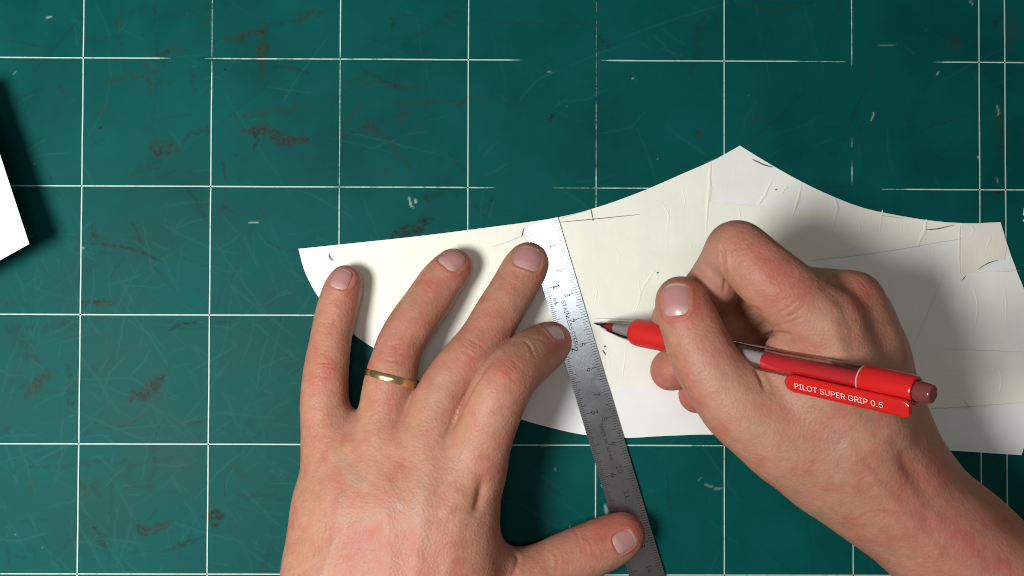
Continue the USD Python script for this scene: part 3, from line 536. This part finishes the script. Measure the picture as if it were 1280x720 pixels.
left_knuckles = [((405, 462), (5, -40), 15, 5, .22, 10), ((491, 440), (6, -40), 17, 6, .26, 14), ((590, 436), (20, -26), 17, 6, .26, 14), ((640, 462), (20, -22), 14, 5, .22, 26), ((537, 357), (15, -20), 12, 4, .13, 9), ((638, 358), (12, -22), 14, 4, .14, 9), ((420, 385), (6, -30), 9, 3, .12, 8), ((732, 682), (30, -10), 15, 4, .16, 12)]
left_creases = [([(621, 441), (601, 468), (583, 497), (570, 524), (556, 546)], 3.0, .8, 8, 60), ([(692, 688), (697, 700), (696, 716)], 1.8, .18, 4, 60), ([(717, 662), (723, 670), (722, 682)], 1.5, .2, 4, 60), ([(603, 600), (600, 625), (594, 640)], 6, 1.4, 10, 60), ([(641, 690), (648, 700), (640, 722)], 3, .6, 8, 60), ([(452, 575), (449, 600), (440, 640)], 12, .4, 10, 60), ([(508, 575), (505, 605), (500, 650)], 12, .3, 10, 60), ([(562, 575), (552, 610), (548, 640)], 12, .4, 10, 60),
    ([(684, 430), (676, 424), (668, 424)], 1.6, .25, 5, 40), ([(655, 425), (662, 432), (668, 446)], 1.5, .3, 5, 40), ([(540, 620), (555, 606), (566, 598)], 5, .5, 10, 60)]
left_tints = [('red', [(430, 350)], 20, .45, 0, 30), ('red', [(566, 332)], 22, .4, 0, 30), ('red', [(662, 325)], 22, .35, 0, 30), ('red', [(692, 425)], 22, .5, 0, 30), ('red', [(408, 420), (404, 480)], 22, .3, 0, 40), ('red', [(510, 410), (496, 440)], 22, .25, 0, 40), ('red', [(775, 668)], 30, .5, 0, 40), ('blue', [(540, 690), (520, 640), (530, 600)], 8, .2, 12, 60), ('red', [(437, 343)], 14, .55, 0, 30), ('red', [(585, 325)], 14, .5, 0, 30), ('red', [(664, 308)], 10, .3, 0, 30), ('red', [(703, 425)], 14, .45, 0, 30), ('red', [(755, 655), (790, 655)], 15, .75, 0, 30), ('red', [(643, 465), (625, 480)], 22, .35, 10, 60), ('red', [(500, 578)], 12, .35, 15, 60), ('red', [(503, 583)], 4, .6, 15, 60), ('red', [(600, 570), (618, 590)], 16, .3, 15, 60), ('red', [(395, 555)], 22, .35, 10, 60),
    ('blue', [(428, 575), (440, 598), (455, 600)], 7, .35, 12, 60), ('blue', [(500, 628), (470, 642), (450, 655)], 6, .28, 12, 60), ('blue', [(425, 620), (418, 680), (400, 720)], 9, .25, 12, 60), ('pale', [(560, 470), (545, 500)], 14, .3, 12, 60), ('red', [(440, 690), (560, 700)], 45, .3, 12, 60), ('red', [(735, 690), (660, 710)], 25, .2, 4, 60),
    ('raise', [(428, 572), (440, 597), (458, 606), (500, 628)], 5.5, .16, 12, 60), ('raise', [(536, 580), (528, 640), (520, 720)], 10, .35, 12, 60), ('raise', [(480, 580), (482, 640), (486, 720)], 10, .25, 12, 60), ('raise', [(590, 600), (572, 660), (560, 720)], 9, .3, 12, 60), ('raise', [(500, 628), (470, 645), (440, 660)], 5, .12, 12, 60), ('raise', [(572, 620), (560, 640)], 9, .5, 12, 60), ('raise', [(425, 620), (416, 680), (400, 722)], 5, .3, 12, 60)]
build_hand('left hand with gold ring, fingers spread flat holding the ruler on the paper', left_groups, palm_l, left_axes, left_nails, left_creases, left_tints, left_knuckles)

# ------------------------------------------------------------------ right hand, resting on its side and gripping the pencil
def palm_r(F, B):
    K = 8.0
    F.chain(B, [(1033, 405, 62, 11.5), (1050, 470, 58, 13), (1075, 540, 52, 15), (1105, 605, 44, 18)], K)         # index metacarpal
    F.chain(B, [(1066, 378, 52, 10.2), (1083, 440, 48, 12), (1092, 510, 44, 14), (1120, 590, 38, 17)], 5.0)       # middle metacarpal
    F.chain(B, [(1078, 388, 38, 10), (1084, 450, 34, 13), (1095, 520, 30, 15), (1130, 600, 28, 17)], K)
    F.chain(B, [(1062, 410, 23, 9.5), (1065, 470, 19, 13), (1075, 540, 18, 16), (1120, 620, 22, 18)], K)
    F.chain(B, [(925, 508, 50, 11.8), (985, 548, 48, 14.5), (1040, 580, 44, 17), (1105, 620, 40, 18)], K)         # thumb metacarpal
    F.chain(B, [(985, 440, 54, 8.5), (1010, 480, 52, 12), (1050, 540, 48, 16)], 7.0)                              # web between thumb and index
    F.chain(B, [(975, 500, 34, 12), (1040, 540, 26, 16), (1060, 500, 26, 16)], K)                                 # palm side
    F.chain(B, [(1098, 613, 42, 17.5), (1172, 672, 42, 18.5), (1320, 790, 45, 22), (1600, 980, 55, 30)], K); F.chain(B, [(1128, 603, 28, 16.5), (1196, 668, 28, 17.5), (1345, 785, 30, 21), (1650, 960, 36, 30)], K)
right_groups = [
    ([(1033, 410, 61, 11.4), (986, 369, 62, 10.9), (951, 339, 60.5, 10.1), (928, 316, 57.5, 9.2), (918, 311, 55, 8.7), (910, 326, 48, 8.8), (884, 364, 36, 8.6), (860, 386, 27.5, 8.1), (840, 399, 22.5, 7.5)], 5, None),
    ([(960, 530, 49, 13), (926, 505, 50, 12.2), (897, 474, 51, 11.3), (876, 440, 50.5, 10.4), (864, 408, 49.5, 9.5), (855, 388, 49, 8.8), (850, 374, 48, 7.8)], 6, None),
    ([(1066, 378, 50, 10.2), (1022, 370, 40, 9.4), (974, 366, 30, 9.0), (932, 392, 23, 8.6), (893, 426, 17.5, 8.3), (862, 450, 15, 8.0), (838, 463, 13, 7.6)], 4, None),
    ([(1075, 395, 36, 9.8), (1020, 385, 31, 9.4), (978, 392, 26, 9.0), (935, 430, 17, 8.2), (900, 468, 12, 7.8), (872, 493, 9.6, 7.2)], 4, None),
    ([(1062, 415, 21, 9.2), (1010, 415, 16, 8.6), (985, 432, 13, 8.0), (950, 470, 9.6, 7.2), (915, 505, 8.6, 6.6)], 4, None)]
rx0, rx1 = P(806, 400, 20)[0], P(1290, 600, 40)[0]
right_axes = (axis(rx0 - 2, 262, rx0, rx1, 0.64), axis(-200, P(0, 262, 60)[1], P(0, 728, 20)[1], P(0, 266, 60)[1], 0.64), np.r_[np.arange(0.75, 80, 0.66), 82, 85, 88, 92])
right_nails = [(843, 373, (-4, -22), 9.4, 12.0, (-0.12, 0.1, 0))]
right_knuckles = [((880, 440), (10, 20), 14, 4, .18, 40), ((1078, 368), (20, -10), 16, 4, .14, 35)]
right_creases = [([(902, 308), (905, 322), (907, 345), (905, 364)], 1.8, 1.3, 25, 90), ([(932, 386), (940, 385), (948, 388)], 2.0, .7, 30, 90), ([(955, 421), (968, 417), (986, 418)], 2.2, .9, 30, 90), ([(945, 462), (952, 474), (956, 486)], 3.0, 1.0, 20, 90), ([(1126, 560), (1140, 585), (1165, 625)], 13, 1.7, 20, 90), ([(1020, 350), (1050, 375), (1065, 405), (1066, 430)], 9, .7, 20, 90),
    ([(965, 395), (985, 385), (1000, 372)], 1.6, .18, 30, 90), ([(968, 403), (992, 393), (1008, 380)], 1.6, .18, 30, 90), ([(960, 410), (985, 403), (1000, 398)], 1.6, .16, 30, 90), ([(1075, 500), (1110, 545)], 14, .8, 20, 90), ([(858, 462), (872, 455)], 1.4, .2, 30, 90), ([(868, 472), (884, 462)], 1.4, .18, 30, 90), ([(1070, 650), (1090, 640), (1115, 640)], 2, .15, 30, 90)]
right_tints = [('blue', [(1010, 640), (1080, 700), (1120, 730)], 9, .25, 0, 90), ('red', [(1120, 600), (1200, 680)], 40, .10, 0, 90), ('raise', [(1060, 560), (1110, 620), (1170, 690)], 8, .5, 10, 90), ('red', [(850, 375)], 30, .4, 30, 80), ('red', [(1150, 640), (1280, 740)], 70, .25, 0, 90), ('red', [(1000, 360), (960, 330)], 30, .3, 30, 90), ('red', [(862, 362), (870, 385)], 18, .8, 35, 80), ('red', [(835, 475), (820, 480)], 26, .9, 0, 27), ('red', [(865, 505)], 24, .9, 0, 20), ('red', [(925, 300), (960, 330)], 26, .4, 35, 90), ('red', [(975, 370), (960, 390)], 26, .3, 35, 90), ('red', [(1080, 362)], 24, .45, 30, 90), ('red', [(1160, 590), (1250, 700)], 45, .15, 0, 90), ('pale', [(890, 355), (890, 330)], 16, .5, 35, 90), ('pale', [(880, 450), (950, 540)], 24, .3, 35, 90), ('blue', [(1040, 540), (1055, 575), (1050, 600)], 12, .2, 30, 90), ('raise', [(1040, 410), (1055, 450), (1070, 500)], 9, .6, 30, 90), ('red', [(1036, 522)], 2.5, .6, 30, 90)]
build_hand('right hand with forearm, gripping the red pencil above the paper', right_groups, palm_r, right_axes, right_nails, right_creases, right_tints, right_knuckles, merge=0.8)

# ------------------------------------------------------------------ gold ring on the left ring finger
rc = P(489, 474, 20.3); ax_ = P(496, 445, 18.4) - P(483, 506, 22); ax_ /= np.linalg.norm(ax_); ax_ = ax_ + np.array([0.10, 0, 0.10]); ax_ /= np.linalg.norm(ax_)
e1 = np.cross([0, 0, 1], ax_); e1 /= np.linalg.norm(e1); e2 = np.cross(ax_, e1)
prof = [(-1.7, 9.2), (-1.65, 9.7), (-1.0, 10.1), (0, 10.25), (1.0, 10.1), (1.65, 9.7), (1.7, 9.2), (0, 9.05)]
na = 72; V_, F_ = [], []
for k in range(na):
    a = 2 * math.pi * k / na
    for h, r in prof: V_.append(rc + ax_ * h + (e1 * math.cos(a) + e2 * math.sin(a)) * r * 0.98)
m_ = len(prof)
for k in range(na):
    for j in range(m_):
        a, b, c, d = k * m_ + j, k * m_ + (j + 1) % m_, ((k + 1) % na) * m_ + (j + 1) % m_, ((k + 1) % na) * m_ + j
        F_ += [(a, b, c), (a, c, d)]
rg = trimesh.Trimesh(V_, F_, process=False); trimesh.repair.fix_normals(rg)
ring = obj('finger_ring', rg, mat('gold', (0.88, 0.68, 0.36), 0.24, metallic=1.0), smooth=35)
ring.SetCustomDataByKey('label', 'plain gold wedding band worn on the ring finger of the left hand'); ring.SetCustomDataByKey('category', 'ring')

# ------------------------------------------------------------------ red mechanical pencil
p0, p1 = P(742.5, 404, 1.6), P(1167, 493, 100)
pu = p1 - p0; PLEN = np.linalg.norm(pu); pu /= PLEN
sv = np.linspace(0, PLEN, 600); sx = proj(p0 + sv[:, None] * pu)[0]
S = lambda px: float(np.interp(px, sx, sv))
toc = CAM - (p0 + p1) / 2; n1 = toc - pu * (toc @ pu); n1 /= np.linalg.norm(n1); n2 = np.cross(pu, n1)
if n2[1] > 0: n2 = -n2                                                                                       # n2 points down the picture
PM = np.eye(4); PM[:3, 0], PM[:3, 1], PM[:3, 2], PM[:3, 3] = n1, np.cross(pu, n1), pu, p0
def turned(name, prof, m, parent, cap=True, seg=48, shift=(0, 0, 0)):
    pr = np.array(prof, float)[:, ::-1]                                         # (r, s)
    if cap: pr = np.vstack([[0, pr[0, 1]], pr, [0, pr[-1, 1]]])
    t = trimesh.creation.revolve(pr, sections=seg); t.apply_transform(PM); t.apply_translation(shift)
    return obj(name, t, m, parent, smooth=32)
m_red = mat('red_plastic', (0.62, 0.012, 0.012), 0.22, coat_weight=0.3, coat_roughness=0.1)
m_grip = mat('red_rubber', (0.60, 0.014, 0.012), 0.5)
m_inner = mat('red_sleeve', (0.66, 0.012, 0.02), 0.35)
m_clear = usdkit.material(stage, '/World/Looks/clear_plastic', {'fr': ('fresnel', {'IOR': 1.45}), 't': ('transparent_bsdf', {'color': (0.86, 0.84, 0.85)}), 'gl': ('glossy_bsdf', {'color': (0.95, 0.95, 0.95), 'roughness': 0.08}), 'q': ('math', {'math_type': 'add', 'value2': 0.07}), 'm': ('mix_closure', {})}, [('fr.fac', 'q.value1'), ('q.value', 'm.fac'), ('t.BSDF', 'm.closure1'), ('gl.BSDF', 'm.closure2')], surface='m.closure')
pen = thing('mechanical_pencil', 'red mechanical pencil with clear barrel and lettered clip, held by the right hand', 'pencil')
turned('lead', [(0, .22), (1.8, .26)], mat('lead', (0.04, 0.04, 0.045), 0.4), pen)
turned('lead_sleeve', [(1.4, .45), (S(752), .55), (S(752) + .3, 1.0), (S(757), 1.25)], mat('dark_metal', (0.16, 0.15, 0.15), 0.35, metallic=1.0), pen)
turned('collar', [(S(757), 1.1), (S(757) + .4, 1.45), (S(767), 1.7), (S(768), 1.3)], mat('dark_red_plastic', (0.30, 0.02, 0.04), 0.35), pen)
turned('inner_tube', [(S(769), 1.7), (S(780), 2.1), (S(795), 2.7)], mat('grey_tube', (0.38, 0.37, 0.37), 0.3), pen)
turned('clear_nose', [(S(755), 1.55), (S(765), 2.5), (S(778), 3.4), (S(796), 4.2)], m_clear, pen, False)
g0, g1 = S(793), S(905)
turned('grip', [(g0, 3.9), (g0 + .25, 4.5), (g0 + 1.0, 4.9), (g0 + 3, 5.15), (g0 + 9, 5.1), ((g0 + g1) / 2, 4.8), (g1 - 1, 4.6), (g1, 4.2)], m_grip, pen)
b1 = S(1078)
turned('refill_tube', [(g1 - 1, 2.1), (S(958), 2.1)], mat('lilac_tube', (0.42, 0.38, 0.40), 0.4), pen)
turned('red_sleeve', [(S(957), 2.0), (S(957) + .1, 3.1), (b1 - .3, 3.15)], m_inner, pen, shift=n2 * 0.75 + n1 * 0.3)
turned('barrel', [(g1 - .4, 4.2), (b1, 4.3)], m_clear, pen, False)
turned('barrel_ring', [(b1 - .1, 3.8), (b1 - .1, 4.36), (b1 + .4, 4.4), (b1 + .5, 4.0)], mat('pale_ring', (0.55, 0.32, 0.32), 0.2), pen, False)
c1 = S(1146)
turned('cap', [(b1 + .45, 3.2), (b1 + .5, 4.4), (b1 + 1.4, 4.65), ((b1 + c1) / 2, 4.85), (c1 - 1.0, 4.6), (c1 - .2, 4.4), (c1, 4.1), (c1, 3.5), (c1 - 1.5, 3.4)], m_red, pen)
turned('eraser', [(c1 - 1.4, 2.6), (PLEN - 2.0, 2.5)], mat('dark_red_eraser', (0.22, 0.03, 0.04), 0.4), pen)
turned('push_button', [(c1 - 1.2, 3.3), (PLEN - .9, 3.0), (PLEN - .2, 2.7), (PLEN, 2.4), (PLEN, 0.0)], mat('smoky_plastic', (0.55, 0.16, 0.16), 0.15, transmission_weight=0.75, ior=1.4), pen, False)
# clip: a long rounded bar on the side of the barrel, with lettering on its face
az = math.radians(60); cdir = n1 * math.cos(az) + n2 * math.sin(az); cside = np.cross(cdir, pu)
if cside @ n2 < 0: cside = -cside
cs0, cs1 = S(992), S(1149)
CL = cs1 - cs0
fx = n1 * math.cos(math.radians(30)) + n2 * math.sin(math.radians(30)); fy = np.cross(pu, fx)
if fy @ n1 < 0: fy = -fy                                                        # fy: across the clip, up the picture
ccen = 6.7
def clip_pt(s, a, h): return p0 + pu * s + cdir * ccen + fy * a + fx * h
V_, F_ = [], []; ns, npf = 36, 16
for i in range(ns + 1):
    t = i / ns; s = cs0 + CL * t
    wv = 3.05 * min(1, math.sqrt(max(1 - (1 - min(t / 0.09, 1)) ** 2, 0.02))) * (1.0 if t < .95 else math.sqrt(max(1 - ((t - .95) / .05) ** 2 * .5, .02)))
    th = 1.15 * min(1, wv / 2.4)
    for j in range(npf):
        a = 2 * math.pi * j / npf; ca, sa = math.cos(a), math.sin(a)
        V_.append(clip_pt(s, wv * np.sign(ca) * abs(ca) ** 0.6, th * np.sign(sa) * abs(sa) ** 0.75))
for i in range(ns):
    for j in range(npf):
        a, b, c, d = i * npf + j, i * npf + (j + 1) % npf, (i + 1) * npf + (j + 1) % npf, (i + 1) * npf + j
        F_ += [(a, b, c), (a, c, d)]
for base_i, rev in ((0, False), (ns * npf, True)):
    V_.append(np.mean(V_[base_i:base_i + npf], 0)); k = len(V_) - 1
    for j in range(npf): F_.append((k, base_i + (j + 1) % npf, base_i + j))
cm = trimesh.Trimesh(V_, F_, process=False); trimesh.repair.fix_normals(cm)
clip = obj('clip', cm, m_red, pen, smooth=40)
post = trimesh.creation.box((4.6, 2.8, 4.4)); PT = np.eye(4); PT[:3, 0], PT[:3, 1], PT[:3, 2], PT[:3, 3] = cdir, np.cross(pu, cdir), pu, p0 + pu * (cs1 - 4.0) + cdir * 4.4; post.apply_transform(PT)
obj('clip_post', post, m_red, pen)
lt = meshkit.text_mesh('PILOT SUPER GRIP 0.5', 1.9, 0.05); ltw = lt.bounds[1][0]; want = S(1117) - S(1006)
lt.apply_scale([want / ltw, 1, 1])
TM = np.eye(4); TM[:3, 0], TM[:3, 1], TM[:3, 2] = pu, fy, fx; TM[:3, 3] = clip_pt(S(1006), -0.95, 1.135)
lt.apply_transform(TM)
obj('lettering', lt, mat('print_pinkish_white', (0.75, 0.62, 0.60), 0.5), clip)
